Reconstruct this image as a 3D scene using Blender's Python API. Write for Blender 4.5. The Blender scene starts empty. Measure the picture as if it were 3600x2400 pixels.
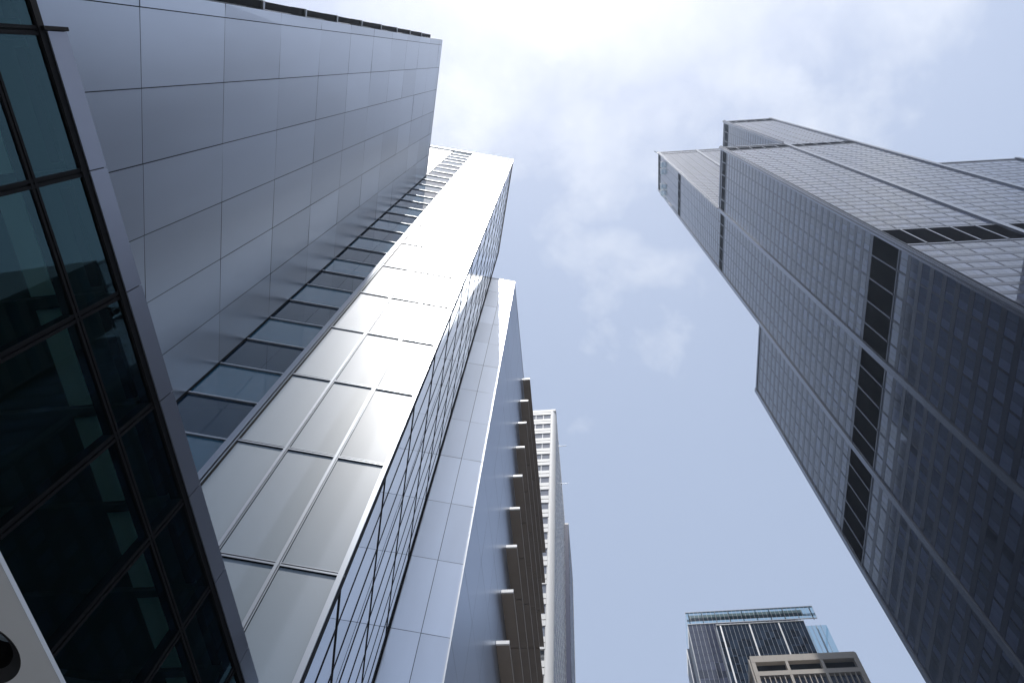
import bpy, math, random
from mathutils import Matrix, Vector

random.seed(7)
R = math.radians
S = bpy.context.scene
COL = S.collection

# ------------------------------------------------------------------ camera
CAM_H = 1.6
ROT = ((0.99595049, 0.06652577, 0.06047260),      # image right
       (-0.04088334, 0.93420381, -0.35438932),    # image down
       (-0.08006975, 0.35048189, 0.93314055))     # view axis
cam = bpy.data.cameras.new('camera')
cam.sensor_width = 36.0
cam.lens = 26.0
cam.clip_start = 0.05
cam.clip_end = 9000.0
co = bpy.data.objects.new('camera', cam)
COL.objects.link(co)
r_, d_, f_ = (Vector(v) for v in ROT)
m = Matrix((r_, -d_, -f_)).transposed().to_4x4()
m.translation = Vector((0, 0, CAM_H))
co.matrix_world = m
S.camera = co

# ------------------------------------------------------------------ world, sun, exposure
SUN_AZ, SUN_EL = 181.0, 71.0          # degrees clockwise from +Y, degrees above horizon
W = bpy.data.worlds.new("World")
S.world = W
W.use_nodes = True
nt = W.node_tree
for n in list(nt.nodes):
    nt.nodes.remove(n)


def N(tree, kind, **kw):
    n = tree.nodes.new(kind)
    for k, v in kw.items():
        setattr(n, k, v)
    return n


def setin(node, vals):
    for k, v in vals.items():
        node.inputs[k].default_value = v


def mathn(tree, op, a, b=None, clamp=False):
    n = N(tree, 'ShaderNodeMath', operation=op, use_clamp=clamp)
    for i, v in enumerate((a, b)):
        if v is None:
            continue
        if hasattr(v, 'links') or hasattr(v, 'is_linked'):
            tree.links.new(v, n.inputs[i])
        else:
            n.inputs[i].default_value = v
    return n.outputs[0]


wout = N(nt, 'ShaderNodeOutputWorld')
sky = N(nt, 'ShaderNodeTexSky', sky_type='NISHITA')
sky.sun_disc = False
sky.sun_elevation = R(SUN_EL)
sky.sun_rotation = R(SUN_AZ)
sky.altitude = 200
sky.air_density = 1.0
sky.dust_density = 2.0
sky.ozone_density = 1.5
SKY_STRENGTH = 0.15
tc = N(nt, 'ShaderNodeTexCoord')
sep = N(nt, 'ShaderNodeSeparateXYZ')
nt.links.new(tc.outputs['Generated'], sep.inputs[0])
zc = mathn(nt, 'MAXIMUM', sep.outputs[2], 0.08)
px = mathn(nt, 'DIVIDE', sep.outputs[0], zc)
py = mathn(nt, 'DIVIDE', sep.outputs[1], zc)
comb = N(nt, 'ShaderNodeCombineXYZ')
nt.links.new(px, comb.inputs[0])
nt.links.new(py, comb.inputs[1])
# cloud texture on a high flat layer
nz = N(nt, 'ShaderNodeTexNoise')
setin(nz, {'Scale': 3.4, 'Detail': 9.0, 'Roughness': 0.56, 'Distortion': 0.3})
nt.links.new(comb.outputs[0], nz.inputs['Vector'])
nz2 = N(nt, 'ShaderNodeTexNoise')
setin(nz2, {'Scale': 9.0, 'Detail': 8.0, 'Roughness': 0.65})
nt.links.new(comb.outputs[0], nz2.inputs['Vector'])


nzw = N(nt, 'ShaderNodeTexNoise')
setin(nzw, {'Scale': 5.0, 'Detail': 5.0, 'Roughness': 0.6})
nt.links.new(comb.outputs[0], nzw.inputs['Vector'])
sw = N(nt, 'ShaderNodeSeparateColor')
nt.links.new(nzw.outputs['Color'], sw.inputs[0])
qx = mathn(nt, 'ADD', px, mathn(nt, 'MULTIPLY', mathn(nt, 'SUBTRACT', sw.outputs[0], 0.5), 0.30))
qy = mathn(nt, 'ADD', py, mathn(nt, 'MULTIPLY', mathn(nt, 'SUBTRACT', sw.outputs[1], 0.5), 0.30))


def blob(cx, cy, rx, ry, rot=0.0):
    c, s = math.cos(rot), math.sin(rot)
    dx = mathn(nt, 'SUBTRACT', qx, cx)
    dy = mathn(nt, 'SUBTRACT', qy, cy)
    u = mathn(nt, 'ADD', mathn(nt, 'MULTIPLY', dx, c / rx), mathn(nt, 'MULTIPLY', dy, s / rx))
    v = mathn(nt, 'ADD', mathn(nt, 'MULTIPLY', dx, -s / ry), mathn(nt, 'MULTIPLY', dy, c / ry))
    q = mathn(nt, 'ADD', mathn(nt, 'MULTIPLY', u, u), mathn(nt, 'MULTIPLY', v, v))
    return mathn(nt, 'POWER', 2.718, mathn(nt, 'MULTIPLY', q, -1.0))


CLOUDS = [  # layer x, y, radii, turn, weight
    (0.25, 0.05, 0.19, 0.10, 0.25, 1.0), (-0.10, 0.03, 0.15, 0.12, 0.0, 1.0),
    (0.03, 0.08, 0.30, 0.14, 0.0, 0.92), (0.05, 0.25, 0.17, 0.11, 0.4, 0.72),
    (0.12, 0.41, 0.12, 0.08, 0.3, 0.66), (0.01, 0.50, 0.06, 0.05, 0.4, 0.5),
    (0.02, -0.04, 0.50, 0.17, 0.0, 1.0), (0.1, -0.42, 0.7, 0.36, 0.0, 1.3)]
acc = None
for cx, cy, rx, ry, rot, amp in CLOUDS:
    b = mathn(nt, 'MULTIPLY', blob(cx, cy, rx, ry, rot), amp)
    acc = b if acc is None else mathn(nt, 'MAXIMUM', acc, b)
nn = mathn(nt, 'ADD', mathn(nt, 'MULTIPLY', nz.outputs[0], 0.7), mathn(nt, 'MULTIPLY', nz2.outputs[0], 0.3))
dens = mathn(nt, 'ADD', mathn(nt, 'SUBTRACT', nn, 0.70), mathn(nt, 'MULTIPLY', acc, 0.42))
dens = mathn(nt, 'MULTIPLY', dens, 2.4, clamp=True)
dens = mathn(nt, 'MULTIPLY', dens, 0.85)
skys = N(nt, 'ShaderNodeMix', data_type='RGBA', blend_type='MULTIPLY')
skys.inputs[0].default_value = 1.0
nt.links.new(sky.outputs[0], skys.inputs[6])
skys.inputs[7].default_value = (SKY_STRENGTH, SKY_STRENGTH, SKY_STRENGTH, 1)
# thin summer haze layer: a little white everywhere
hz = N(nt, 'ShaderNodeMix', data_type='RGBA')
hz.inputs[0].default_value = 0.48
nt.links.new(skys.outputs[2], hz.inputs[6])
hz.inputs[7].default_value = (0.72, 0.82, 1.0, 1)
cm = N(nt, 'ShaderNodeMix', data_type='RGBA')
nt.links.new(dens, cm.inputs[0])
nt.links.new(hz.outputs[2], cm.inputs[6])
cm.inputs[7].default_value = (1.14, 1.16, 1.19, 1)
bg = N(nt, 'ShaderNodeBackground')
nt.links.new(cm.outputs[2], bg.inputs[0])
bg.inputs[1].default_value = 1.0
nt.links.new(bg.outputs[0], wout.inputs[0])

sl = bpy.data.lights.new('sun', 'SUN')
sl.energy = 4.0
sl.angle = R(0.53)
sl.color = (1.0, 0.975, 0.94)
so = bpy.data.objects.new('sun', sl)
COL.objects.link(so)
sd = Vector((math.sin(R(SUN_AZ)) * math.cos(R(SUN_EL)), math.cos(R(SUN_AZ)) * math.cos(R(SUN_EL)), math.sin(R(SUN_EL))))
so.rotation_euler = sd.to_track_quat('Z', 'Y').to_euler()
so.location = sd * 100

S.view_settings.view_transform = 'Standard'
S.view_settings.look = 'None'
S.view_settings.exposure = 0.0
S.view_settings.gamma = 1.0
S.cycles.max_bounces = 8
S.cycles.glossy_bounces = 5
S.cycles.transparent_max_bounces = 8
S.cycles.sample_clamp_indirect = 8.0


# ------------------------------------------------------------------ materials
def mat(name, base, rough=0.5, metal=0.0, ior=1.5, coat=0.0, coat_rough=0.03, coat_ior=1.5,
        island=0.0, grime=0.0, gscale=0.5, gstretch=(1, 1, 1), rough_var=0.0, bump=0.0, bscale=20.0, spec=0.5, tint=None):
    mt = bpy.data.materials.new(name)
    mt.use_nodes = True
    t = mt.node_tree
    p = t.nodes['Principled BSDF']
    p.inputs['Base Color'].default_value = (*base, 1)
    p.inputs['Roughness'].default_value = rough
    p.inputs['Metallic'].default_value = metal
    p.inputs['IOR'].default_value = ior
    p.inputs['Specular IOR Level'].default_value = spec
    p.inputs['Coat Weight'].default_value = coat
    if tint:
        p.inputs['Specular Tint'].default_value = (*tint, 1)
    p.inputs['Coat Roughness'].default_value = coat_rough
    p.inputs['Coat IOR'].default_value = coat_ior
    fac = None
    if island:
        g = N(t, 'ShaderNodeNewGeometry')
        fac = mathn(t, 'ADD', mathn(t, 'MULTIPLY', g.outputs['Random Per Island'], 2 * island), 1 - island)
    if grime or rough_var or bump:
        tcn = N(t, 'ShaderNodeTexCoord')
        mp = N(t, 'ShaderNodeMapping')
        mp.inputs['Scale'].default_value = gstretch
        t.links.new(tcn.outputs['Object'], mp.inputs['Vector'])
        nzz = N(t, 'ShaderNodeTexNoise')
        setin(nzz, {'Scale': gscale, 'Detail': 7.0, 'Roughness': 0.6})
        t.links.new(mp.outputs[0], nzz.inputs['Vector'])
        if grime:
            g2 = mathn(t, 'ADD', mathn(t, 'MULTIPLY', nzz.outputs[0], 2 * grime), 1 - grime)
            fac = g2 if fac is None else mathn(t, 'MULTIPLY', fac, g2)
        if rough_var:
            rr = mathn(t, 'ADD', mathn(t, 'MULTIPLY', nzz.outputs[0], 2 * rough_var), rough - rough_var, clamp=True)
            t.links.new(rr, p.inputs['Roughness'])
        if bump:
            nb = N(t, 'ShaderNodeTexNoise')
            setin(nb, {'Scale': bscale, 'Detail': 3.0})
            t.links.new(tcn.outputs['Object'], nb.inputs['Vector'])
            bn = N(t, 'ShaderNodeBump')
            bn.inputs['Strength'].default_value = bump
            bn.inputs['Distance'].default_value = 0.02
            t.links.new(nb.outputs[0], bn.inputs['Height'])
            t.links.new(bn.outputs[0], p.inputs['Normal'])
    if fac is not None:
        mx = N(t, 'ShaderNodeMix', data_type='RGBA', blend_type='MULTIPLY')
        mx.inputs[0].default_value = 1.0
        mx.inputs[6].default_value = (*base, 1)
        cb = N(t, 'ShaderNodeCombineColor')
        for i in range(3):
            t.links.new(fac, cb.inputs[i])
        t.links.new(cb.outputs[0], mx.inputs[7])
        t.links.new(mx.outputs[2], p.inputs['Base Color'])
    return mt


def clear_glass(name, tint, ior=1.5, gloss=(1, 1, 1)):
    mt = bpy.data.materials.new(name)
    mt.use_nodes = True
    t = mt.node_tree
    t.nodes.remove(t.nodes['Principled BSDF'])
    o = t.nodes['Material Output']
    tr = N(t, 'ShaderNodeBsdfTransparent')
    tr.inputs[0].default_value = (*tint, 1)
    gl = N(t, 'ShaderNodeBsdfGlossy')
    gl.inputs['Color'].default_value = (*gloss, 1)
    gl.inputs['Roughness'].default_value = 0.0
    fr = N(t, 'ShaderNodeFresnel')
    fr.inputs[0].default_value = ior
    mx = N(t, 'ShaderNodeMixShader')
    t.links.new(fr.outputs[0], mx.inputs[0])
    t.links.new(tr.outputs[0], mx.inputs[1])
    t.links.new(gl.outputs[0], mx.inputs[2])
    t.links.new(mx.outputs[0], o.inputs[0])
    return mt


M = {}
M['silver'] = mat('silver_panel_metal', (0.535, 0.58, 0.65), rough=0.315, metal=0.85, island=0.07, grime=0.10,
                  gscale=1.1, gstretch=(1, 1, 0.12), rough_var=0.03)
M['dark_refl_silver'] = mat('silver_band_dark_reflection', (0.20, 0.215, 0.26), rough=0.32, metal=0.7, island=0.1, grime=0.1, gscale=1.2)  # silver darkened: the skyscraper's dark reflection is put into the colour
M['blue_silver'] = mat('blue_grey_panel_metal', (0.46, 0.52, 0.63), rough=0.32, metal=0.85, island=0.03, grime=0.04, gscale=0.6)
M['seam'] = mat('dark_panel_seam', (0.012, 0.014, 0.018), rough=0.7)
M['alu'] = mat('light_aluminium_profile', (0.62, 0.63, 0.64), rough=0.38, metal=0.55)
M['front_alu'] = mat('satin_front_profile', (0.27, 0.29, 0.32), rough=0.31, metal=0.95)
M['alu_grey'] = mat('grey_aluminium_profile', (0.36, 0.38, 0.41), rough=0.35, metal=0.6)
M['black'] = mat('black_aluminium', (0.005, 0.005, 0.006), rough=0.6, spec=0.08)
M['frit'] = mat('grey_fritted_glass', (0.105, 0.148, 0.19), rough=0.42, coat=1.0, coat_rough=0.05, coat_ior=1.5,
                island=0.03, grime=0.02, gscale=0.4)
M['vision'] = mat('dark_vision_glass', (0.008, 0.026, 0.052), rough=0.02, ior=1.42, tint=(0.7, 0.9, 1.0), island=0.3)
M['spandrel_blue'] = mat('blue_spandrel_glass', (0.03, 0.10, 0.16), rough=0.03, ior=1.6, island=0.1)
M['mirror'] = mat('mirror_coated_glass', (0.55, 0.60, 0.66), rough=0.015, metal=0.92, island=0.02)
M['brown'] = mat('dark_brown_soffit', (0.30, 0.255, 0.215), rough=0.6, grime=0.15, gscale=0.8)
M['white_edge'] = mat('white_painted_metal', (0.80, 0.79, 0.77), rough=0.4)
M['lobby_glass'] = clear_glass('tinted_lobby_glass', (0.50, 0.68, 0.66), ior=1.7, gloss=(0.42, 0.72, 0.78))
M['lobby_in'] = mat('dark_interior_finish', (0.04, 0.075, 0.068), rough=0.8)
M['lobby_strip'] = mat('green_grey_ceiling_panel', (0.60, 0.85, 0.85), rough=0.6)
M['lamp_glow'] = bpy.data.materials.new('warm_lamp_glow')
M['lamp_glow'].use_nodes = True
_p = M['lamp_glow'].node_tree.nodes['Principled BSDF']
_p.inputs['Emission Color'].default_value = (1.0, 0.82, 0.45, 1)
_p.inputs['Emission Strength'].default_value = 3.0
M['canopy'] = mat('grey_painted_soffit', (0.50, 0.54, 0.59), rough=0.55, grime=0.06, gscale=1.5)
M['trim_dark'] = mat('dark_lamp_trim', (0.03, 0.03, 0.035), rough=0.35)
M['lens'] = mat('pale_lamp_lens', (0.20, 0.26, 0.32), rough=0.1)
M['tower_body'] = mat('black_anodised_aluminium', (0.016, 0.019, 0.036), rough=0.22, ior=1.45, tint=(0.68, 0.82, 1.0), grime=0.15, gscale=0.15)
M['tower_col'] = mat('anodised_column_cover', (0.17, 0.185, 0.22), rough=0.24, metal=0.8, grime=0.08, gscale=0.2)
M['tower_win'] = mat('bronze_tinted_glass', (0.045, 0.056, 0.095), rough=0.05, ior=1.6, island=0.7, tint=(0.74, 0.87, 1.0))
M['louver'] = mat('black_louver_metal', (0.006, 0.006, 0.008), rough=0.9, spec=0.0)
M['white_stone'] = mat('white_granite', (0.80, 0.79, 0.77), rough=0.6, grime=0.04, gscale=0.3)
M['flank_win'] = mat('flank_office_glass', (0.10, 0.11, 0.165), rough=0.25, ior=1.25, spec=0.25, island=0.75)
M['pale_win'] = mat('pale_office_glass', (0.22, 0.235, 0.28), rough=0.06, ior=1.5, island=0.35)
M['grey_win'] = mat('grey_office_glass', (0.10, 0.115, 0.16), rough=0.06, ior=1.6, island=0.6)
M['blue_win'] = mat('dark_blue_curtain_glass', (0.060, 0.068, 0.105), rough=0.04, ior=1.6, island=0.55)
M['bay_win'] = mat('navy_curtain_glass', (0.022, 0.034, 0.055), rough=0.04, ior=1.5, island=0.7)
M['crown_glass'] = clear_glass('pale_crown_glass', (0.62, 0.78, 0.84), ior=1.45)
M['teal'] = mat('teal_steel', (0.03, 0.08, 0.09), rough=0.5)
M['steel'] = mat('grey_steel', (0.30, 0.32, 0.34), rough=0.4, metal=0.5)
M['beige'] = mat('beige_precast_concrete', (0.52, 0.47, 0.41), rough=0.75, grime=0.10, gscale=0.5, bump=0.15, bscale=4)
M['dark_in'] = mat('dark_recess', (0.02, 0.02, 0.022), rough=0.7)
M['asphalt'] = mat('asphalt', (0.05, 0.05, 0.052), rough=0.85, grime=0.2, gscale=2.0)
M['paving'] = mat('concrete_paving', (0.30, 0.29, 0.28), rough=0.8, grime=0.15, gscale=1.0)
M['earth'] = mat('city_ground', (0.20, 0.19, 0.18), rough=0.9, grime=0.2, gscale=0.05)
M['paint'] = mat('road_paint', (0.75, 0.75, 0.72), rough=0.6)
M['dark_stone'] = mat('dark_granite_cladding', (0.06, 0.064, 0.074), rough=0.4, grime=0.1, gscale=0.3)


# ------------------------------------------------------------------ mesh helpers
class MB:
    def __init__(self, warp=None):
        self.v, self.f, self.warp = [], [], warp

    def quad(self, a, b, c, d):
        i = len(self.v)
        self.v += [a, b, c, d]
        self.f.append((i, i + 1, i + 2, i + 3))

    def box(self, x0, x1, y0, y1, z0, z1):
        if x0 > x1: x0, x1 = x1, x0
        if y0 > y1: y0, y1 = y1, y0
        if z0 > z1: z0, z1 = z1, z0
        i = len(self.v)
        self.v += [(x0, y0, z0), (x1, y0, z0), (x1, y1, z0), (x0, y1, z0),
                   (x0, y0, z1), (x1, y0, z1), (x1, y1, z1), (x0, y1, z1)]
        for q in ((0, 3, 2, 1), (4, 5, 6, 7), (0, 1, 5, 4), (1, 2, 6, 5), (2, 3, 7, 6), (3, 0, 4, 7)):
            self.f.append(tuple(i + k for k in q))

    def tube(self, a, b, r0, r1=None, n=10):
        r1 = r0 if r1 is None else r1
        a, b = Vector(a), Vector(b)
        ax = (b - a).normalized()
        u = ax.orthogonal().normalized()
        w = ax.cross(u)
        i = len(self.v)
        for c, r in ((a, r0), (b, r1)):
            for k in range(n):
                t = 2 * math.pi * k / n
                self.v.append(tuple(c + u * r * math.cos(t) + w * r * math.sin(t)))
        for k in range(n):
            self.f.append((i + k, i + (k + 1) % n, i + n + (k + 1) % n, i + n + k))
        self.f.append(tuple(i + k for k in reversed(range(n))))
        self.f.append(tuple(i + n + k for k in range(n)))

    def ring(self, c, r0, r1, z, n=48, up=False):
        i = len(self.v)
        for k in range(n):
            t = 2 * math.pi * k / n
            self.v.append((c[0] + r0 * math.cos(t), c[1] + r0 * math.sin(t), z[0]))
            self.v.append((c[0] + r1 * math.cos(t), c[1] + r1 * math.sin(t), z[1]))
        for k in range(n):
            a, b = i + 2 * k, i + 2 * ((k + 1) % n)
            self.f.append((a, a + 1, b + 1, b))

    def build(self, name, m, parent=None, bevel=0.0, smooth=False):
        me = bpy.data.meshes.new(name)
        vs = [self.warp(*p) for p in self.v] if self.warp else self.v
        me.from_pydata(vs, [], self.f)
        me.materials.append(m)
        me.update()
        o = bpy.data.objects.new(name, me)
        COL.objects.link(o)
        if parent is not None:
            o.parent = parent
        if smooth:
            for p in me.polygons:
                p.use_smooth = True
        if bevel:
            bv = o.modifiers.new('bevel', 'BEVEL')
            bv.width = bevel
            bv.segments = 2
            bv.limit_method = 'ANGLE'
        return o


def empty(name, az, label=None, cat=None, group=None, loc=(0, 0, 0)):
    o = bpy.data.objects.new(name, None)
    COL.objects.link(o)
    o.location = loc
    o.rotation_euler = (0, 0, -R(az))
    if label:
        o['label'] = label
    if cat:
        o['category'] = cat
    if group:
        o['group'] = group
    return o


def at(az, x, y):
    """world x, y of a point given in a frame turned az degrees clockwise about the camera's foot"""
    c, s = math.cos(R(az)), math.sin(R(az))
    return x * c + y * s, -x * s + y * c


def base(name, az, bx, by, label, cat):
    """Empty at the base of a building; returns it and a warp that turns frame coordinates into its own"""
    wx, wy = at(az, bx, by)
    return empty(name, az, label, cat, loc=(wx, wy, 0)), (lambda x, y, z: (x - bx, y - by, z))


def stuff_rest(items, limit, name, m, parent, warp):
    """items: list of (size, fn(mb)); the largest become parts of their own, the rest one mesh"""
    items.sort(key=lambda t: -t[0])
    for _, fn in items[:limit]:
        b = MB(warp)
        fn(b)
        b.build(name, m, parent)
    if len(items) > limit:
        b = MB(warp)
        for _, fn in items[limit:]:
            fn(b)
        o = b.build(name, m, parent)
        o['kind'] = 'stuff'


# ------------------------------------------------------------------ ground
def struct(name, m, *boxes):
    b = MB()
    for q in boxes:
        b.box(*q)
    o = b.build(name, m)
    o['kind'] = 'structure'
    return o


struct('ground', M['earth'], (-700, 700, -700, 900, -1.0, -0.012))
struct('road', M['asphalt'], (6, 46, -690, 890, -0.5, -0.004))
struct('sidewalk', M['paving'], (-14, 6, -690, 890, -0.4, 0.0), (46, 58, -690, 30, -0.4, 0.0))
struct('road_markings', M['paint'], *[(25.9, 26.1, y, y + 3, -0.1, 0.0) for y in range(-120, 200, 9)])

# ------------------------------------------------------------------ skyscraper (black stepped tower, right)
TX, TY, TW = 58.46, 34.415, 22.86
H108, H90, H66, H50 = 476.0, 396.5, 289.3, 222.6
HT = {(0, 0): H66, (1, 0): H90, (2, 0): H50, (0, 1): H108, (1, 1): H108, (2, 1): H90,
      (0, 2): H50, (1, 2): H90, (2, 2): H66}
tower, tw = base('skyscraper', 0, TX, TY,
                 'black glass skyscraper made of stepped square blocks, tallest in the scene', 'skyscraper')
PITCH = 4.13
BANDS = [(133.6, 144.8), (279.0, 285.2), (385.2, 393.2), (466.8, 474.5)]
BAY = TW / 5
win_items = []
tube_roots = {}
for (i, j), h in HT.items():
    x0, y0 = TX + i * TW, TY + j * TW
    b = MB(tw)
    b.box(x0 + 0.01, x0 + TW - 0.01, y0 + 0.01, y0 + TW - 0.01, 0, h)
    tube_roots[(i, j)] = b.build('tower_block', M['tower_body'], tower)


def in_band(z0, z1, bands):
    for a, c in bands:
        if z1 > a - 0.4 and z0 < c + 0.4:
            return True
    return False


def face(i, j, side, zlo):
    """side 'W' or 'S' of one block, dressed from zlo up to its roof"""
    h = HT[(i, j)]
    bands = BANDS if not (side == 'S' and j == 1) else [(466.3, 467.1), (473.2, 474.6)]
    root = tube_roots[(i, j)]
    x0, y0 = TX + i * TW, TY + j * TW

    def slab(mb, a0, a1, z0, z1, p0, p1):
        if side == 'W':
            mb.box(x0 - p1, x0 - p0, y0 + a0, y0 + a1, z0, z1)
        else:
            mb.box(x0 + a0, x0 + a1, y0 - p1, y0 - p0, z0, z1)
    # spandrel bands and storey windows, bay by bay
    sp = MB(tw)
    k0 = int((zlo - 105.17) / PITCH)
    k = k0
    while True:
        z0 = 105.17 + k * PITCH
        z1 = z0 + 2.68
        k += 1
        if z0 > h - 3.2:
            break
        if z0 < zlo:
            continue
        if in_band(z0, z1, bands):
            if sp.v:
                sp.build('spandrel_bands', M['tower_body'], root)
                sp = MB(tw)
            continue
        slab(sp, 0.7, TW - 0.7, z1 + 0.02, min(z0 + PITCH - 0.02, h - 0.1), -0.1, 0.05)
        for n in range(5):
            a0 = n * BAY + (0.75 if n == 0 else 0.2)
            a1 = (n + 1) * BAY - (0.75 if n == 4 else 0.2)

            def fn(mb, a0=a0, a1=a1, z0=z0, z1=z1, slab=slab):
                t = (a1 - a0) / 3
                for q in range(3):
                    slab(mb, a0 + q * t + 0.03, a0 + (q + 1) * t - 0.03, z0 + 0.03, z1 - 0.03, -0.1, 0.02)
            xm = (x0 if side == 'W' else x0 + (a0 + a1) / 2)
            ym = (y0 + (a0 + a1) / 2 if side == 'W' else y0)
            win_items.append((1.0 / (xm * xm + ym * ym + z0 * z0) * (1 if z0 > 95 and xm < 95 else 0.02), fn, (i, j)))
    if sp.v:
        sp.build('spandrel_bands', M['tower_body'], root)
    # thin bay columns
    cb = MB(tw)
    for n in range(1, 5):
        slab(cb, n * BAY - 0.11, n * BAY + 0.11, zlo, h - 1.2, 0, 0.06)
    cb.build('bay_columns', M['tower_body'], root)
    # louvre bands
    for a, c in bands:
        if c < zlo or c > h + 0.5:
            continue
        lb = MB(tw)
        slab(lb, 0.7, TW - 0.7, a, c, -0.1, 0.06)
        lv = lb.build('louver_band', M['louver'], root)
        fb = MB(tw)
        for zz in (a - 0.55, c):
            slab(fb, 0.7, TW - 0.7, zz, zz + 0.55, -0.05, 0.12)
        for n in range(1, 5):
            slab(fb, n * BAY - 0.16, n * BAY + 0.16, a, c, 0.0, 0.2)
        fb.build('frame', M['tower_body'] if side == 'W' else M['tower_col'], lv)  # shade put into the colour: dark metal west, lighter on the sunlit south
    # parapet
    pb = MB(tw)
    slab(pb, 0.0, TW, h - 1.1, h + 0.15, -0.2, 0.2)
    pb.build('parapet', M['tower_col'], root)


def corner_column(i, j, side, a, b, zlo, h):
    """broad cover strip on a block corner, a thin joint either side; (a, b) corner in tube units"""
    x, y = TX + a * TW, TY + b * TW
    dk, cv = MB(tw), MB(tw)
    if side == 'W':
        dk.box(x - 0.09, x + 0.0, y - 0.80, y + 0.80, zlo, h - 0.02)
        cv.box(x - 0.40, x + 0.0, y - 0.60, y + 0.60, zlo, h + 0.2)
    else:
        dk.box(x - 0.80, x + 0.80, y - 0.095, y + 0.0, zlo, h - 0.03)
        cv.box(x - 0.62, x + 0.62, y - 0.42, y + 0.0, zlo, h + 0.22)
    c = cv.build('corner_column', M['tower_col'], tube_roots[(i, j)])
    dk.build('joint', M['tower_body'], c)


for jj in (0, 1, 2):
    face(0, jj, 'W', 20)
for ii in (0, 1, 2):
    face(ii, 0, 'S', 20)
face(0, 1, 'S', H66)
face(1, 1, 'S', H90)
face(1, 0, 'W', H66)
face(1, 2, 'W', H50)
for args in ((0, 0, 'W', 0, 0, 20, H66), (0, 1, 'W', 0, 1, 20, H108), (0, 1, 'W', 0, 2, 20, H108), (0, 2, 'W', 0, 3, 20, H50),
             (0, 0, 'S', 0, 0, 20, H66), (1, 0, 'S', 1, 0, 20, H90), (1, 0, 'S', 2, 0, 20, H90), (2, 0, 'S', 3, 0, 20, H50),
             (0, 1, 'S', 0, 1, H66, H108), (1, 1, 'S', 1, 1, H66, H108), (1, 1, 'S', 2, 1, H90, H108),
             (1, 0, 'W', 1, 0, H66, H90), (1, 2, 'W', 1, 3, H50, H90)):
    corner_column(*args)
win_items.sort(key=lambda t: -t[0])
for _, fn, key in win_items[:100]:
    b = MB(tw)
    fn(b)
    b.build('window', M['tower_win'], tube_roots[key])
rest = {}
for _, fn, key in win_items[100:]:
    rest.setdefault(key, MB(tw))
    fn(rest[key])
for key, b in rest.items():
    o = b.build('window', M['tower_win'], tube_roots[key])
    o['kind'] = 'stuff'
# glass viewing boxes that hang out of the west face near the top
for yb in (26.9, 30.9, 39.6, 43.4):
    g = MB(tw)
    yy = TY + yb
    g.quad((TX - 1.7, yy - 1.5, 448.5), (TX - 0.2, yy - 1.5, 448.5), (TX - 0.2, yy + 1.5, 448.5), (TX - 1.7, yy + 1.5, 448.5))
    g.quad((TX - 1.7, yy + 1.5, 448.5), (TX - 1.7, yy - 1.5, 448.5), (TX - 1.7, yy - 1.5, 452.3), (TX - 1.7, yy + 1.5, 452.3))
    for q in (-1.5, 1.5):
        g.quad((TX - 1.7, yy + q, 448.5), (TX - 0.2, yy + q, 448.5), (TX - 0.2, yy + q, 452.3), (TX - 1.7, yy + q, 452.3))
    gb = g.build('glass_box', M['crown_glass'], tower)
    fr = MB(tw)
    for zz in (448.4, 452.2):
        fr.box(TX - 1.75, TX - 0.15, yy - 1.55, yy - 1.4, zz, zz + 0.15)
        fr.box(TX - 1.75, TX - 0.15, yy + 1.4, yy + 1.55, zz, zz + 0.15)
        fr.box(TX - 1.75, TX - 1.6, yy - 1.4, yy + 1.4, zz, zz + 0.15)
    for s in (-1.55, 1.4):
        fr.box(TX - 1.75, TX - 1.6, yy + s, yy + s + 0.15, 448.55, 452.2)
    fr.build('frame', M['steel'], gb)
# davit on the roof corner
dv = MB(tw)
dv.tube((TX - 0.4, TY + TW + 0.6, H108), (TX - 0.4, TY + TW + 0.6, H108 + 3), 0.25)
dv.tube((TX - 0.4, TY + TW + 0.6, H108 + 2.9), (TX - 2.2, TY + TW - 0.4, H108 + 3.6), 0.22)
dv.build('davit', M['steel'], tower)

# ------------------------------------------------------------------ metal and glass office block (left)
AZ = -13.0


def lean(x, z):
    return x - 0.0067 * (z - 25.0 - CAM_H)


office = empty('office_building', AZ, 'silver metal and glass office building with angled walls, left of the street', 'building',
               loc=(*at(AZ, -6.4, 10.0), 0))


def ow(x, y, z):                       # frame coordinates (z above the eye) -> building coordinates
    return (lean(x, z + CAM_H) + 6.4, y - 10.0, z + CAM_H)


def panels(name, plane, fixed, a_lines, z_lines, m, parent, warp, sign, gap=0.011, jitter=0.006):
    """metal panel wall: thin trays in front of a dark backing, each tilted a hair"""
    bk = MB(warp)
    fr = MB(warp)
    a0, a1, z0, z1 = a_lines[0], a_lines[-1], z_lines[0], z_lines[-1]

    def P(a, z, d):
        return (fixed + sign * d, a, z) if plane == 'x' else (a, fixed + sign * d, z)
    rev = (plane == 'x' and sign < 0) or (plane == 'y' and sign > 0)

    def q(mb, p):
        mb.quad(*(reversed(p) if rev else p))
    q(bk, [P(a0, z0, -0.02), P(a1, z0, -0.02), P(a1, z1, -0.02), P(a0, z1, -0.02)])
    for u0, u1 in zip(a_lines, a_lines[1:]):
        for w0, w1 in zip(z_lines, z_lines[1:]):
            j = [random.uniform(-jitter, jitter) for _ in range(4)]
            c = [P(u0 + gap, w0 + gap, j[0]), P(u1 - gap, w0 + gap, j[1]), P(u1 - gap, w1 - gap, j[2]), P(u0 + gap, w1 - gap, j[3])]
            q(fr, c)
    o = fr.build(name, m, parent)
    bk.build('panel_joints', M['seam'], o)
    return o


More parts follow.
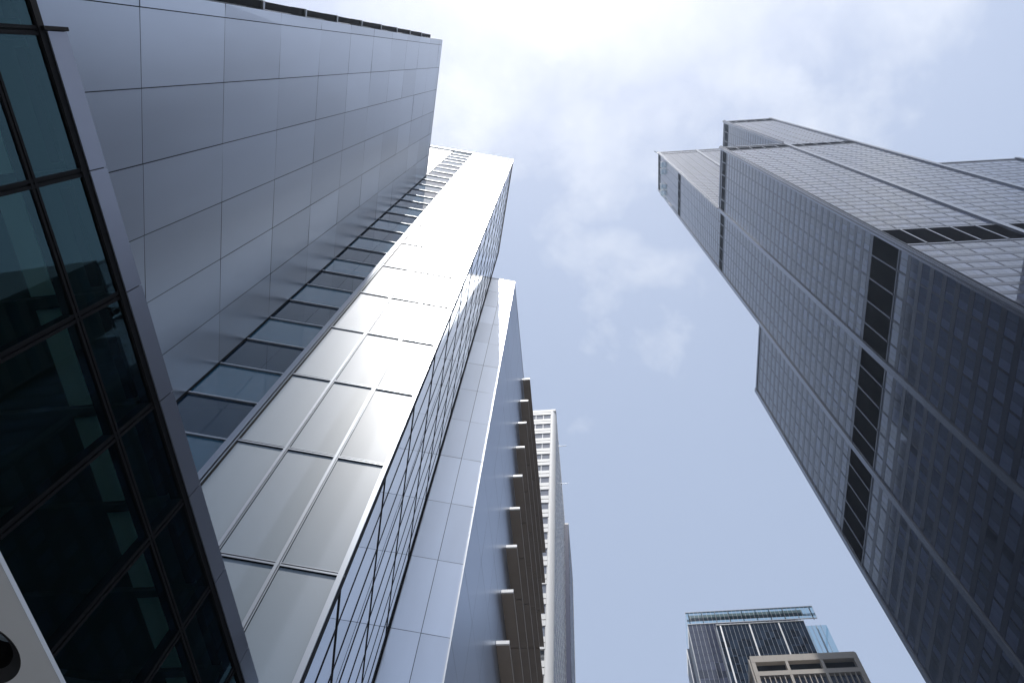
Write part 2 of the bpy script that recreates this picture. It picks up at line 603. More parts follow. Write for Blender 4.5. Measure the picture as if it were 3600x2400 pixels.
# wall A: long blank metal wall facing the street
FL = 4.155
ZA = [15.9 + FL * k for k in range(-4, 20)]
XA, ATOP = -8.62, 58.7
za = [z for z in ZA if z < ATOP - 1] + [ATOP]
ya = [0.02, 0.36, 1.94, 3.52, 5.12, 6.76, 8.38, 10.0]
a_wall = panels('metal_wall', 'x', XA, ya, za, M['silver'], office, ow, +1)
b = MB(ow)
b.box(-40, XA - 0.03, 0.06, 30, -CAM_H, ATOP - 0.03)
b.build('core', M['seam'], office)
b = MB(ow)
b.box(-40, XA + 0.01, 0.0, 10.0, ATOP, ATOP + 0.12)
b.build('coping', M['silver'], office)
panels('end_wall', 'y', 0.02, [-20.0, -18.4, -16.8, -15.2, -13.6, -12.0, -10.4, XA - 0.02], za, M['silver'], office, ow, -1)
# dark sunshade blades standing on its south edge
z = 11.2
while z < 53.0:
    b = MB(ow)
    b.box(XA - 0.55, XA - 0.10, -0.20, 0.0, z + 0.16, z + 3.80)
    fb = b.build('sunshade_blade', M['black'], office)
    b = MB(ow)
    b.box(XA - 0.56, XA - 0.06, -0.22, 0.02, z, z + 0.14)
    b.build('bracket', M['alu_grey'], fb)
    z += 3.87

# volume C: south glass front, rising above wall A
CX0, CX1, CY = -6.40, -2.60, 10.0
zc = [11.75 - FL * 2, 11.75 - FL, 11.75, 15.95, 20.1, 24.3, 28.5, 32.7, 37.2, 41.7, 46.0, 50.3, 54.7, 59.2, 63.9, 68.3, 71.9, 75.6]
CTOP = 75.6
b = MB(ow)
b.box(-30, CX1 - 0.14, CY + 0.25, CY + 9.55, -CAM_H, CTOP - 0.1)
b.build('core', M['seam'], office)
b = MB(ow)
b.box(-30, CX1 + 0.06, CY - 0.08, CY + 9.6, CTOP + 0.06, CTOP + 0.22)
b.build('coping', M['alu'], office)
bw = (CX1 - CX0) / 3
for n in range(-7, 3):
    u0, u1 = CX0 + n * bw, CX0 + (n + 1) * bw
    if n < 0:
        continue
    for w0, w1 in zip(zc, zc[1:]):
        b = MB(ow)
        j = [random.uniform(-0.003, 0.003) for _ in range(4)]
        b.quad((u0 + 0.05, CY + j[0], w0 + 0.07), (u1 - 0.05, CY + j[1], w0 + 0.07),
               (u1 - 0.05, CY + j[2], w1 - 0.07), (u0 + 0.05, CY + j[3], w1 - 0.07))
        b.build('glass_panel', M['frit'], office)
# mullions and transoms of the front
for n in range(0, 4):
    x = CX0 + n * bw
    b = MB(ow)
    b.box(x - 0.062, x + 0.058, CY - 0.02, CY + 0.2, -CAM_H, CTOP)
    g = b.build('gasket', M['black'], office)
    b = MB(ow)
    if n == 0:
        b.box(x - 0.20, x - 0.035, CY - 0.075, CY + 0.15, -CAM_H, CTOP + 0.02)
        b.box(x - 0.012, x + 0.02, CY - 0.045, CY, -CAM_H, CTOP + 0.02)
    elif n == 3:
        b.box(x - 0.06, x + 0.05, CY - 0.085, CY + 0.03, -CAM_H, CTOP + 0.02)
    else:
        b.box(x - 0.05, x + 0.02, CY - 0.055, CY, -CAM_H, CTOP + 0.02)
        b.box(x + 0.03, x + 0.052, CY - 0.035, CY, -CAM_H, CTOP + 0.02)
    b.build('mullion', M['front_alu'], office)
for w in zc:
    b = MB(ow)
    b.box(CX0 + 0.03, CX1 + 0.03, CY - 0.022, CY + 0.1, w - 0.058, w + 0.057)
    g = b.build('transom', M['black'], office)
    b = MB(ow)
    b.box(CX0 + 0.03, CX1 + 0.06, CY - 0.035, CY - 0.01, w - 0.055, w - 0.005)
    b.box(CX0 + 0.03, CX1 + 0.05, CY - 0.032, CY - 0.01, w + 0.03, w + 0.055)
    b.build('cover_strip', M['front_alu'], g)

# strip B: recessed glass between wall A and the front
zb = []
for w0, w1 in zip(zc, zc[1:]):
    zb += [w0, (w0 + w1) / 2]
zb.append(zc[-1])
for k, (w0, w1) in enumerate(zip(zb, zb[1:])):
    for (u0, u1) in ((XA + 0.02, CX0 - 0.2),):
        b = MB(ow)
        j = [random.uniform(-0.004, 0.004) for _ in range(4)]
        b.quad((u0, CY + 0.08 + j[0], w0 + 0.03), (u1, CY + 0.08 + j[1], w0 + 0.03), (u1, CY + 0.08 + j[2], w1 - 0.03), (u0, CY + 0.08 + j[3], w1 - 0.03))
        b.build('window', M['vision'] if k % 2 == 0 else M['spandrel_blue'], office)
    b = MB(ow)
    b.box(XA + 0.03, CX0 - 0.2, CY + 0.02, CY + 0.1, w0 - 0.03, w0 + 0.035)
    b.build('transom', M['alu_grey'], office)
for w0, w1 in zip(zc, zc[1:]):            # the same front carries on above the roof of wall A
    if w1 > ATOP:
        b = MB(ow)
        b.quad((-16, CY + 0.08, w0 + 0.05), (XA - 0.06, CY + 0.08, w0 + 0.05), (XA - 0.06, CY + 0.08, w1 - 0.05), (-16, CY + 0.08, w1 - 0.05))
        b.build('glass_panel', M['frit'], office)

# face D: mirror glass flank of the front volume
EY = 19.7
nb = 8
yd = [CY + 0.12 + (EY - CY - 0.2) * k / nb for k in range(nb + 1)]
items = []
for u0, u1 in zip(yd, yd[1:]):
    for w0, w1 in zip(zc, zc[1:]):
        j = [random.uniform(-0.0025, 0.0025) for _ in range(4)]

        def fn(mb, u0=u0, u1=u1, w0=w0, w1=w1, j=j):
            mb.quad((CX1 + j[0], u0 + 0.01, w0 + 0.01), (CX1 + j[1], u1 - 0.01, w0 + 0.01),
                    (CX1 + j[2], u1 - 0.01, w1 - 0.01), (CX1 + j[3], u0 + 0.01, w1 - 0.01))
        items.append((1 / (u0 * u0 + w0 * w0 + 40), fn))
stuff_rest(items, 100, 'mirror_window', M['mirror'], office, ow)
for u in yd[1:-1]:
    b = MB(ow)
    b.box(CX1 - 0.1, CX1 + 0.012, u - 0.022, u + 0.022, -CAM_H, CTOP)
    b.build('mullion', M['black'], office)
for w in zc:
    b = MB(ow)
    b.box(CX1 - 0.1, CX1 + 0.018, CY + 0.1, EY - 0.08, w - 0.03, w + 0.03)
    b.build('transom', M['black'], office)
b = MB(ow)
b.box(CX1 - 0.1, CX1 + 0.05, EY - 0.16, EY - 0.03, -CAM_H, CTOP)
b.build('corner_post', M['black'], office)

# wall E: pale panels beyond, facing south
EX1, ETOP = -0.36, 66.4
ze = [20.9 + 4.15 * k for k in range(-4, 11)] + [ETOP]
e_wall = panels('metal_wall', 'y', EY, [CX1 + 0.02, -1.45, EX1], ze, M['silver'], office, ow, -1)
b = MB(ow)
b.box(CX1 + 0.02, EX1 + 0.02, EY - 0.03, EY + 3, ETOP, ETOP + 0.15)
b.build('coping', M['white_edge'], office)
b = MB(ow)
b.box(EX1 - 0.03, EX1 + 0.035, EY - 0.035, EY + 0.01, -CAM_H, ETOP)
b.build('corner_trim', M['alu'], office)

# wall F: blue-grey wall along the street grid, then the stack of sunshades
FZ = 1.5
fx_w, fy_w = at(AZ, EX1, EY)                     # shared corner
cF, sF = math.cos(R(FZ)), math.sin(R(FZ))
FX = fx_w * cF - fy_w * sF                       # corner in the grid frame
FY = fx_w * sF + fy_w * cF
ox, oy = at(AZ, -6.4, 10.0)


def fw(x, y, z):                                 # grid-frame coords -> office local
    x = lean(x, z + CAM_H)
    wx, wy = at(FZ, x, y)
    wx, wy = wx - ox, wy - oy
    c, s = math.cos(R(AZ)), math.sin(R(AZ))
    return (wx * c - wy * s, wx * s + wy * c, z + CAM_H)


SH_Y0, SH_Y1 = 28.0, 47.8
yf = [FY, FY + 3.0, FY + 6.0, SH_Y0 + 0.2, SH_Y0 + 4, SH_Y0 + 8, SH_Y0 + 12, SH_Y0 + 16, SH_Y1]
f_wall = panels('metal_wall', 'x', FX, yf, ze, M['blue_silver'], office, fw, +1, gap=0.007, jitter=0.002)
b = MB(fw)
b.box(FX - 2.0, FX + 0.02, FY + 0.05, SH_Y1, ETOP + 0.0, ETOP + 0.1)
b.build('coping', M['alu_grey'], office)
b = MB(fw)
b.box(FX - 12, FX - 0.05, FY + 1, SH_Y1, -CAM_H, ETOP - 0.05)
b.build('core', M['seam'], office)
for z in (64.6, 59.8, 55.5, 51.3, 47.0, 42.8, 38.6, 34.4, 30.4, 26.2, 22.0):
    b = MB(fw)
    y = SH_Y0 + 0.1
    n = 5
    ln = (SH_Y1 - SH_Y0 - 0.1) / n
    for k in range(n):
        b.box(FX + 0.02, FX + 0.68, y + k * ln + (0.03 if k else 0), y + (k + 1) * ln - 0.03, z - 0.10, z + 0.10)
    sh = b.build('sunshade', M['brown'], office)
    b = MB(fw)
    b.box(FX + 0.02, FX + 0.72, SH_Y0, SH_Y0 + 0.1, z - 0.11, z + 0.13)
    b.build('end_plate', M['white_edge'], sh)
    b = MB(fw)
    b.box(FX + 0.68, FX + 0.72, SH_Y0 + 0.1, SH_Y1, z - 0.13, z + 0.12)
    b.build('edge_trim', M['brown'], sh)
    b = MB(fw)
    b.box(FX + 0.02, FX + 0.68, SH_Y0 + 0.2, SH_Y1, z - 0.03, z + 0.05)
    b.build('bracket', M['black'], sh)

# ------------------------------------------------------------------ glass lobby (near left)
LZ = 2.5
lobby, lw0 = base('glass_lobby', LZ, -5.7, 0.0, 'dark glass entrance hall with black frames and a silver roof band', 'building')


def lw(x, y, z):
    return lw0(x, y, z + CAM_H)


LX, LTOP = -5.7, 8.57
ml = [-8.47, -6.96, -5.45, -3.95, -2.44, -0.94, 0.61, 2.12, 3.64, 5.12, 6.59, 8.10, 9.6, 11.1]
zl = [-CAM_H, 1.0, 4.3, 7.66, LTOP]
for u0, u1 in zip(ml, ml[1:]):
    for w0, w1 in zip(zl, zl[1:]):
        b = MB(lw)
        j = [random.uniform(-0.002, 0.002) for _ in range(4)]
        b.quad((LX + j[0], u0 + 0.03, w0 + 0.02), (LX + j[1], u1 - 0.03, w0 + 0.02), (LX + j[2], u1 - 0.03, w1 - 0.02), (LX + j[3], u0 + 0.03, w1 - 0.02))
        b.build('window_pane', M['lobby_glass'], lobby)
for u in ml:
    b = MB(lw)
    b.box(LX - 0.14, LX + 0.015, u - 0.05, u - 0.012, -CAM_H, LTOP)
    b.box(LX - 0.14, LX + 0.015, u + 0.012, u + 0.05, -CAM_H, LTOP)
    b.box(LX - 0.12, LX - 0.01, u - 0.012, u + 0.012, -CAM_H, LTOP)
    b.build('mullion', M['black'], lobby)
for w in zl[1:-1]:
    b = MB(lw)
    b.box(LX - 0.12, LX + 0.02, ml[0], ml[-1], w - 0.05, w - 0.012)
    b.box(LX - 0.12, LX + 0.02, ml[0], ml[-1], w + 0.012, w + 0.05)
    b.box(LX - 0.10, LX - 0.01, ml[0], ml[-1], w - 0.012, w + 0.012)
    b.build('transom', M['black'], lobby)
b = MB(lw)
b.box(LX - 0.15, LX + 0.03, ml[0], ml[-1], LTOP - 0.06, LTOP + 0.05)
b.build('head_frame', M['black'], lobby)
# silver roof band with joints at every mullion
for u0, u1 in zip(ml[5:], ml[6:]):
    b = MB(lw)
    b.box(LX - 0.25, LX + 0.05, u0 + 0.007, u1 - 0.007, LTOP + 0.05, LTOP + 0.40)
    b.build('roof_band', M['dark_refl_silver'], lobby)
b = MB(lw)
b.box(LX - 0.2, LX + 0.035, ml[5] + 0.02, ml[-1], LTOP + 0.05, LTOP + 0.36)
b.build('band_backing', M['seam'], lobby)
b = MB(lw)
b.box(LX - 0.25, LX + 0.07, ml[5] - 0.045, ml[5] - 0.002, LTOP - 0.02, LTOP + 0.42)
b.build('band_end', M['black'], lobby)
b = MB(lw)
b.box(-8.9, LX - 0.2, ml[5], ml[-1], LTOP + 0.1, LTOP + 0.3)
b.build('roof', M['seam'], lobby)
# inside: ceiling with pale strips and dark slots, beams, columns, back wall
b = MB(lw)
b.box(-9.2, LX - 0.2, ml[0], ml[-1], LTOP + 0.0, LTOP + 0.06)
b.build('ceiling', M['lobby_in'], lobby)
for u0, u1 in zip(ml, ml[1:]):
    b = MB(lw)
    b.box(-6.84, -6.52, u0 + 0.10, u1 - 0.08, LTOP - 0.06, LTOP - 0.01)
    b.build('ceiling_panel', M['lobby_strip'], lobby)
    b = MB(lw)
    b.box(-5.98, -5.86, u0 + 0.15, u1 - 0.15, LTOP - 0.12, LTOP - 0.01)
    b.build('ceiling_slot', M['louver'], lobby)
    b = MB(lw)
    b.box(-9.0, LX - 0.2, u0 - 0.06, u0 + 0.06, LTOP - 0.12, LTOP - 0.005)
    b.build('ceiling_beam', M['lobby_in'], lobby)
b = MB(lw)
b.tube((-8.0, 2.75, LTOP - 0.05), (-8.0, 2.75, LTOP - 0.03), 0.07, n=24)
dl = b.build('downlight', M['lamp_glow'], lobby)
b = MB(lw)
b.ring((-8.0, 2.75), 0.10, 0.07, (LTOP - 0.055, LTOP - 0.055), n=24)
b.build('trim', M['steel'], dl)
b = MB(lw)
b.box(-9.3, -9.1, ml[0], ml[-1], -CAM_H, LTOP)
b.build('back_wall', M['lobby_in'], lobby)
b = MB(lw)
b.box(-9.1, LX - 0.2, ml[0], ml[-1], -CAM_H, -CAM_H + 0.05)
b.build('floor', M['lobby_in'], lobby)

# ------------------------------------------------------------------ entrance canopy with a round lamp
KZ = 6.64
canopy, kw0 = base('entrance_canopy', KZ, -2.58, 2.0, 'flat pale grey entrance canopy with a round recessed lamp, seen from below', 'canopy')


def kw(x, y, z):
    return kw0(x, y, z + CAM_H)


wx, wy = -2.632, 2.255
lx, ly = wx * math.cos(R(KZ)) - wy * math.sin(R(KZ)), wx * math.sin(R(KZ)) + wy * math.cos(R(KZ))
b = MB(kw)
# soffit with a round opening
n = 64
outer = []
RO = 0.176
X0, X1, Y0, Y1 = -5.55, -2.58, -4.0, 12.0
for k in range(n):
    t = 2 * math.pi * k / n
    c, s = math.cos(t), math.sin(t)
    sc = min(((X1 - lx) / c if c > 1e-9 else (X0 - lx) / c if c < -1e-9 else 1e9),
             ((Y1 - ly) / s if s > 1e-9 else (Y0 - ly) / s if s < -1e-9 else 1e9))
    outer.append((lx + c * sc, ly + s * sc, 2.4))
inner = [(lx + RO * math.cos(2 * math.pi * k / n), ly + RO * math.sin(2 * math.pi * k / n), 2.4) for k in range(n)]
i0 = len(b.v)
b.v += outer + inner
for k in range(n):
    k2 = (k + 1) % n
    b.f.append((i0 + k, i0 + n + k, i0 + n + k2, i0 + k2))
for cx_, cy_ in ((X0, Y0), (X1, Y0), (X1, Y1), (X0, Y1)):   # corners the fan leaves open
    a_ = math.atan2(cy_ - ly, cx_ - lx) % (2 * math.pi)
    k = int(a_ / (2 * math.pi) * n)
    i1 = len(b.v)
    b.v.append((cx_, cy_, 2.4))
    b.f.append((i0 + k, i0 + (k + 1) % n, i1))
b.build('soffit', M['canopy'], canopy)
b = MB(kw)
hx0, hx1, hy0, hy1 = lx - 0.19, lx + 0.19, ly - 0.19, ly + 0.19
b.box(X0, hx0, Y0, Y1, 2.403, 2.425)
b.box(hx1, X1, Y0, Y1, 2.403, 2.425)
b.box(hx0, hx1, Y0, hy0, 2.403, 2.425)
b.box(hx0, hx1, hy1, Y1, 2.403, 2.425)
b.box(X0, X1 - 0.9, Y0, Y1, 2.58, 2.70)
b.build('deck', M['canopy'], canopy)
b = MB(kw)
b.ring((lx, ly), RO, RO - 0.055, (2.398, 2.43))
lamp = b.build('lamp_trim', M['trim_dark'], canopy, smooth=True)
b = MB(kw)
b.ring((lx, ly), RO - 0.055, 0.075, (2.43, 2.56))
b.build('reflector', M['black'], lamp, smooth=True)
b = MB(kw)
b.tube((lx, ly, 2.55), (lx, ly, 2.57), 0.078, n=32)
b.build('lamp_lens', M['lens'], lamp)
for yb in (-3.0, 3.9, 10.8):
    b = MB(kw)
    b.box(X0 - 0.3, X0 + 0.9, yb - 0.06, yb + 0.06, 2.60, 2.78)
    b.build('support_arm', M['steel'], canopy)

# ------------------------------------------------------------------ white stone tower (behind the sunshades)
HZ = 1.5
hy, htop = 70.0, 144.4
white, hw0 = base('white_tower', HZ, -5.72, hy, 'slim white stone office tower with a rounded corner and rows of grey windows', 'building')


def hw(x, y, z):
    return hw0(x, y, z + CAM_H)


HX0, HP0, HX1 = -26.0, -6.82, -5.72
HN = 97.5
FP = 4.2
b = MB(hw)
b.box(HX0, HP0, hy + 0.45, hy + 26, -CAM_H, htop - 1.0)
b.box(HP0, HX1 - 0.5, hy + 1.1, HN, -CAM_H, htop - 0.5)
b.build('core', M['dark_in'], white)
# rounded corner pier
b = MB(hw)
rr = 1.02
pts = [(HP0, hy), (HX1 - rr, hy)]
for k in range(1, 9):
    t = math.pi / 2 * k / 8
    pts.append((HX1 - rr + rr * math.sin(t), hy + rr - rr * math.cos(t)))
pts += [(HX1, hy + 1.5), (HP0, hy + 1.5)]
i0 = len(b.v)
b.v += [(x, y, -CAM_H) for x, y in pts] + [(x, y, htop) for x, y in pts]
k_ = len(pts)
for k in range(k_):
    b.f.append((i0 + k, i0 + (k + 1) % k_, i0 + k_ + (k + 1) % k_, i0 + k_ + k))
b.f.append(tuple(i0 + k_ + k for k in range(k_)))
b.build('corner_pier', M['white_stone'], white, bevel=0.12)
zt = 0.7 * 203.0
items = []
k = 0
while True:
    z1 = zt - 0.25 - FP * k               # window head
    z0 = z1 - 2.0
    if z0 < 40:
        break
    k += 1
    lou = 70.0 < z1 < 77.5
    b = MB(hw)                             # sill-to-head band with a shadow ledge
    b.box(HX0, HP0, hy + 0.0, hy + 0.6, z1, z1 + 1.00)
    b.box(HX0, HP0, hy - 0.0, hy + 0.6, z1 + 1.22, z1 + FP - 2.0)
    b.box(HX0, HP0, hy + 0.25, hy + 0.6, z1 + 0.98, z1 + 1.24)
    b.build('spandrel', M['white_stone'], white)
    for c in range(9):
        x1 = HP0 - 0.06 - 1.575 * c
        x0 = x1 - 1.47
        if lou:
            b = MB(hw)
            b.box(x0, x1, hy + 0.35, hy + 0.45, z0, z1)
            o = b.build('louver', M['louver'], white)
            b = MB(hw)
            for q in range(9):
                b.box(x0, x1, hy + 0.24, hy + 0.35, z0 + 0.08 + q * 0.22, z0 + 0.13 + q * 0.22)
            b.build('slats', M['steel'], o)
        else:
            def fn(mb, x0=x0, x1=x1, z0=z0, z1=z1):
                mb.box(x0, x1, hy + 0.16, hy + 0.3, z0, z1)
            items.append((2.0 / (1 + 0.05 * k + c), fn))
# window posts between the panes
b = MB(hw)
for c in range(10):
    x1 = HP0 - 1.575 * c
    b.box(x1 - 0.06, x1 + 0.06, hy + 0.06, hy + 0.5, 40, zt - 0.3)
b.build('window_posts', M['white_stone'], white)
stuff_rest(items, 60, 'window', M['pale_win'], white, hw)
items = []
# street-side face: slim piers between tall narrow windows
npier = 18
pw = (HN - hy - 1.5) / npier
for c in range(npier):
    y0 = hy + 1.5 + c * pw
    b = MB(hw)
    b.box(HX1 - 0.5, HX1 - 0.004, y0 + pw - 0.22, y0 + pw, -CAM_H, htop - 0.3)
    b.build('pier', M['white_stone'], white)
    k = 0
    while True:
        z1 = zt - 0.25 - FP * k
        z0 = z1 - 3.3
        if z0 < 40:
            break
        k += 1

        def fn(mb, y0=y0, z0=z0, z1=z1):
            h = (z1 - z0) / 3
            for q in range(3):
                mb.box(HX1 - 0.4, HX1 - 0.012, y0 + 0.02, y0 + pw - 0.24, z0 + q * h + 0.03, z0 + (q + 1) * h - 0.03)
        items.append((0.3 / (1 + k + c), fn))
stuff_rest(items, 40, 'window', M['flank_win'], white, hw)
b = MB(hw)
k = 0
while zt - FP * k > 40:
    b.box(HX1 - 0.45, HX1 - 0.02, hy + 1.5, HN, zt - 0.25 - FP * k, zt - 0.25 - FP * k + 0.85)
    k += 1
b.build('spandrels', M['white_stone'], white)
b = MB(hw)
b.box(HX0, HX1 - 0.03, hy + 0.02, HN, htop - 1.1, htop - 0.02)
b.build('parapet', M['white_stone'], white, bevel=0.2)
# rear bay that steps out towards the street
b = MB(hw)
b.box(-6.2, -4.97, HN + 0.02, HN + 16, -CAM_H, 141.6)
rb = b.build('rear_bay', M['flank_win'], white)
b = MB(hw)
b.box(-6.2, -4.90, HN + 0.02, HN + 16, 141.6, 142.1)
b.box(-5.2, -4.88, HN + 15.7, HN + 16.1, -CAM_H, 141.6)
b.build('trim', M['white_stone'], rb)
b = MB(hw)
for k in range(10):
    for q in range(28):
        b.box(-4.95, -4.90, HN + 0.5 + 1.5 * k, HN + 1.85 + 1.5 * k, 22 + 4.2 * q, 25.4 + 4.2 * q)
o = b.build('window', M['flank_win'], white)
o['kind'] = 'stuff'
for y, z, x1 in ((hy + 9.6, 0, -4.1), (hy + 13.4, 0, -4.1)):
    el = 61.25 if y < hy + 11 else 58.43
    z = math.tan(R(el)) * math.hypot(y, 4.2)
    b = MB(hw)
    b.tube((HX1 - 0.3, y, z - 0.1), (x1, y, z), 0.08, 0.05)
    b.build('pole', M['steel'], white)

# ------------------------------------------------------------------ blue glass tower with a glazed crown
GZ = 3.0
gd = 190.0
gx0, gx1 = 26.75, 70.9
blue, gw0 = base('blue_glass_tower', GZ, gx0, gd, 'dark blue glass tower with thin pale fins and a see-through glass crown', 'building')


def gw(x, y, z):
    return gw0(x, y, z + CAM_H)


GT, GC = 217.3, 211.2
b = MB(gw)
b.box(gx0 + 0.15, 64.6, gd + 0.2, gd + 30, -CAM_H, GC)
b.box(64.6, 69.5, gd + 3.0, gd + 28, -CAM_H, 196)
b.build('core', M['dark_in'], blue)
FG = 3.45
xs = [gx0 + (gx1 - gx0) * k / 30 for k in range(31)]
zs = [GC - FG * k for k in range(0, 22)]
items = []
BX0, BX1, BT = 35.9, 65.2, 207.7
for c, (u0, u1) in enumerate(zip(xs, xs[1:])):
    for k, (w1, w0) in enumerate(zip(zs, zs[1:])):
        if u1 > 65.0:
            continue
        def fn(mb, u0=u0, u1=u1, w0=w0, w1=w1):
            mb.box(u0 + 0.04, u1 - 0.04, gd - 0.02, gd + 0.1, w0 + 0.04, w1 - 0.75)
            mb.box(u0 + 0.04, u1 - 0.04, gd - 0.02, gd + 0.1, w1 - 0.70, w1 - 0.04)
        inb = BX0 - 0.5 < u0 and u1 < BX1 + 0.5 and w1 < BT
        items.append(((0.001 if inb else 1.0) * (30 - k), fn))
stuff_rest(items, 70, 'window', M['blue_win'], blue, gw)
for c, u in enumerate(xs):
    b = MB(gw)
    b.box(u - 0.035, u + 0.035, gd - 0.12, gd + 0.1, 130, (GC if u < 65 else 208.1))
    b.build('fin', M['alu_grey'], blue)
# projecting bay
b = MB(gw)
b.box(BX0 + 0.1, BX1, gd - 2.2, gd - 0.3, 120, BT - 0.1)
bay = b.build('bay', M['dark_in'], blue)
nbx = 21
bx = [BX0 + (BX1 - BX0) * k / nbx for k in range(nbx + 1)]
zs2 = [BT - FG * k for k in range(0, 20)]
items = []
for c, (u0, u1) in enumerate(zip(bx, bx[1:])):
    for k, (w1, w0) in enumerate(zip(zs2, zs2[1:])):
        def fn(mb, u0=u0, u1=u1, w0=w0, w1=w1):
            mb.box(u0 + 0.04, u1 - 0.04, gd - 2.32, gd - 2.2, w0 + 0.04, w1 - 0.75)
            mb.box(u0 + 0.04, u1 - 0.04, gd - 2.32, gd - 2.2, w1 - 0.70, w1 - 0.04)
        items.append((30 - k, fn))
stuff_rest(items, 30, 'window', M['bay_win'], bay, gw)
for c, u in enumerate(bx):
    b = MB(gw)
    wd = 0.24 if c in (1, 8, 15) else 0.035
    b.box(u - wd, u + wd, gd - 2.42, gd - 2.2, 120, BT)
    b.build('fin', M['alu'] if wd > 0.1 else M['alu_grey'], bay)
b = MB(gw)
b.box(BX0 - 0.1, BX1 + 0.1, gd - 2.55, gd - 0.2, BT, BT + 0.2)
b.build('coping', M['alu'], bay)
b = MB(gw)
b.box(BX0 - 0.05, BX0 + 0.1, gd - 2.2, gd - 0.2, 120, BT)
b.build('side_glass', M['mirror'], bay)
for q in range(4):
    b = MB(gw)
    b.box(BX0 - 0.12, BX0 - 0.05, gd - 2.2 + q * 0.62, gd - 2.08 + q * 0.62, 120, BT)
    b.build('fin', M['alu'], bay)
# see-through glass corner on the right
b = MB(gw)
b.quad((64.7, gd + 0.1, 150), (72.9, gd + 0.1, 150), (72.9, gd + 0.1, 208), (64.7, gd + 0.1, 208))
b.quad((72.9, gd + 0.1, 150), (72.9, gd + 12, 150), (72.9, gd + 12, 208), (72.9, gd + 0.1, 208))
b.build('corner_glass', M['crown_glass'], blue)
b = MB(gw)
b.box(69.5, 69.9, gd + 0.5, gd + 0.9, 150, 208.1)
b.build('corner_post', M['alu'], blue)
# crown: glass screen on a light steel frame round a dark plant room
b = MB(gw)
b.quad((gx0, gd, GC + 0.25), (gx1, gd, GC + 0.25), (gx1, gd, GT), (gx0, gd, GT))
b.quad((gx1, gd, GC + 0.25), (gx1, gd + 14, GC + 0.25), (gx1, gd + 14, GT), (gx1, gd, GT))
b.quad((gx0, gd + 14, GC + 0.25), (gx0, gd, GC + 0.25), (gx0, gd, GT), (gx0, gd + 14, GT))
b.build('crown_glass', M['crown_glass'], blue)
b = MB(gw)
b.box(gx0 + 1.2, gx1 - 3.8, gd + 0.9, gd + 1.4, GC + 3.4, GT - 0.5)
b.build('plant_screen', M['teal'], blue)
b = MB(gw)
for zz in (GC + 1.9, GC + 2.5, GT - 0.25):
    b.box(gx0, gx1, gd + 0.1, gd + 0.3, zz, zz + 0.18)
for k in range(0, 10):
    u = gx0 + 1.0 + k * (gx1 - gx0 - 2.0) / 9
    b.box(u - 0.12, u + 0.12, gd + 0.3, gd + 0.55, GC, GT - 0.3)
b.build('crown_frame', M['teal'], blue)
b = MB(gw)
for u in xs:
    b.box(u - 0.04, u + 0.04, gd - 0.14, gd - 0.05, GC + 0.25, GT)
b.box(gx0 - 0.05, gx1, gd - 0.2, gd + 0.1, GC, GC + 0.25)
b.box(gx0 - 0.05, gx1, gd - 0.1, gd + 0.1, GT, GT + 0.15)
b.build('crown_fins', M['alu_grey'], blue)
# stepped flank on the left with close white fins
for (xa, ya, yb, zz) in ((26.6, gd + 0.2, gd + 9, 211.0), (25.7, gd + 9, gd + 20, 209.5), (24.8, gd + 20, gd + 31, 205.0)):
    b = MB(gw)
    b.box(xa + 0.2, 40, ya, yb, -CAM_H, zz)
    fl = b.build('flank', M['grey_win'], blue)
    b = MB(gw)
    y = ya + 0.2
    while y < yb:
        b.box(xa, xa + 0.2, y, y + 0.18, 120, zz)
        y += 0.75
    b.build('fins', M['alu'], fl)

# ------------------------------------------------------------------ beige concrete tower in front of it
PZ = 3.0
pd = 150.0
p0, p1 = 34.9, 61.3
PT = 154.3
beige, pw0 = base('concrete_tower', PZ, p0, pd, 'square beige concrete office tower with deep open top storey and slender window fins', 'building')


def pww(x, y, z):
    return pw0(x, y, z + CAM_H)


b = MB(pww)
b.box(p0 + 1.4, p1 - 0.3, pd + 2.0, pd + 24, -CAM_H, PT - 1.0)
b.build('core', M['dark_in'], beige)
bayx = [p0 + 0.5, 43.7, 52.4, p1 - 0.45]
for k, u in enumerate(bayx):
    b = MB(pww)
    hwid = 0.52 if k in (0, 3) else 0.36
    b.box(u - hwid, u + hwid, pd, pd + 1.2, 60, 152.2)
    b.build('pier', M['beige'], beige, bevel=0.04)
b = MB(pww)
b.box(p0 - 0.5, p0 - 0.1, pd + 0.35, pd + 1.6, 60, 153.6)
b.build('pier', M['beige'], beige, bevel=0.04)
for (z0, z1, nm) in ((152.2, PT, 'top_beam'), (147.7, 149.1, 'beam')):
    b = MB(pww)
    n = 8 if nm == 'top_beam' else 3
    for q in range(n):
        u0 = p0 + (p1 - p0) * q / n
        u1 = p0 + (p1 - p0) * (q + 1) / n
        b.box(u0 + 0.015, u1 - 0.015, pd - 0.02, pd + 1.3, z0, z1)
    b.build(nm, M['beige'], beige)
for za in [147.7 - 4.1 * k for k in range(1, 16)]:
    b = MB(pww)
    b.box(p0 + 0.4, p1 - 0.3, pd + 0.5, pd + 1.4, za - 0.55, za)
    b.build('spandrel', M['beige'], beige)
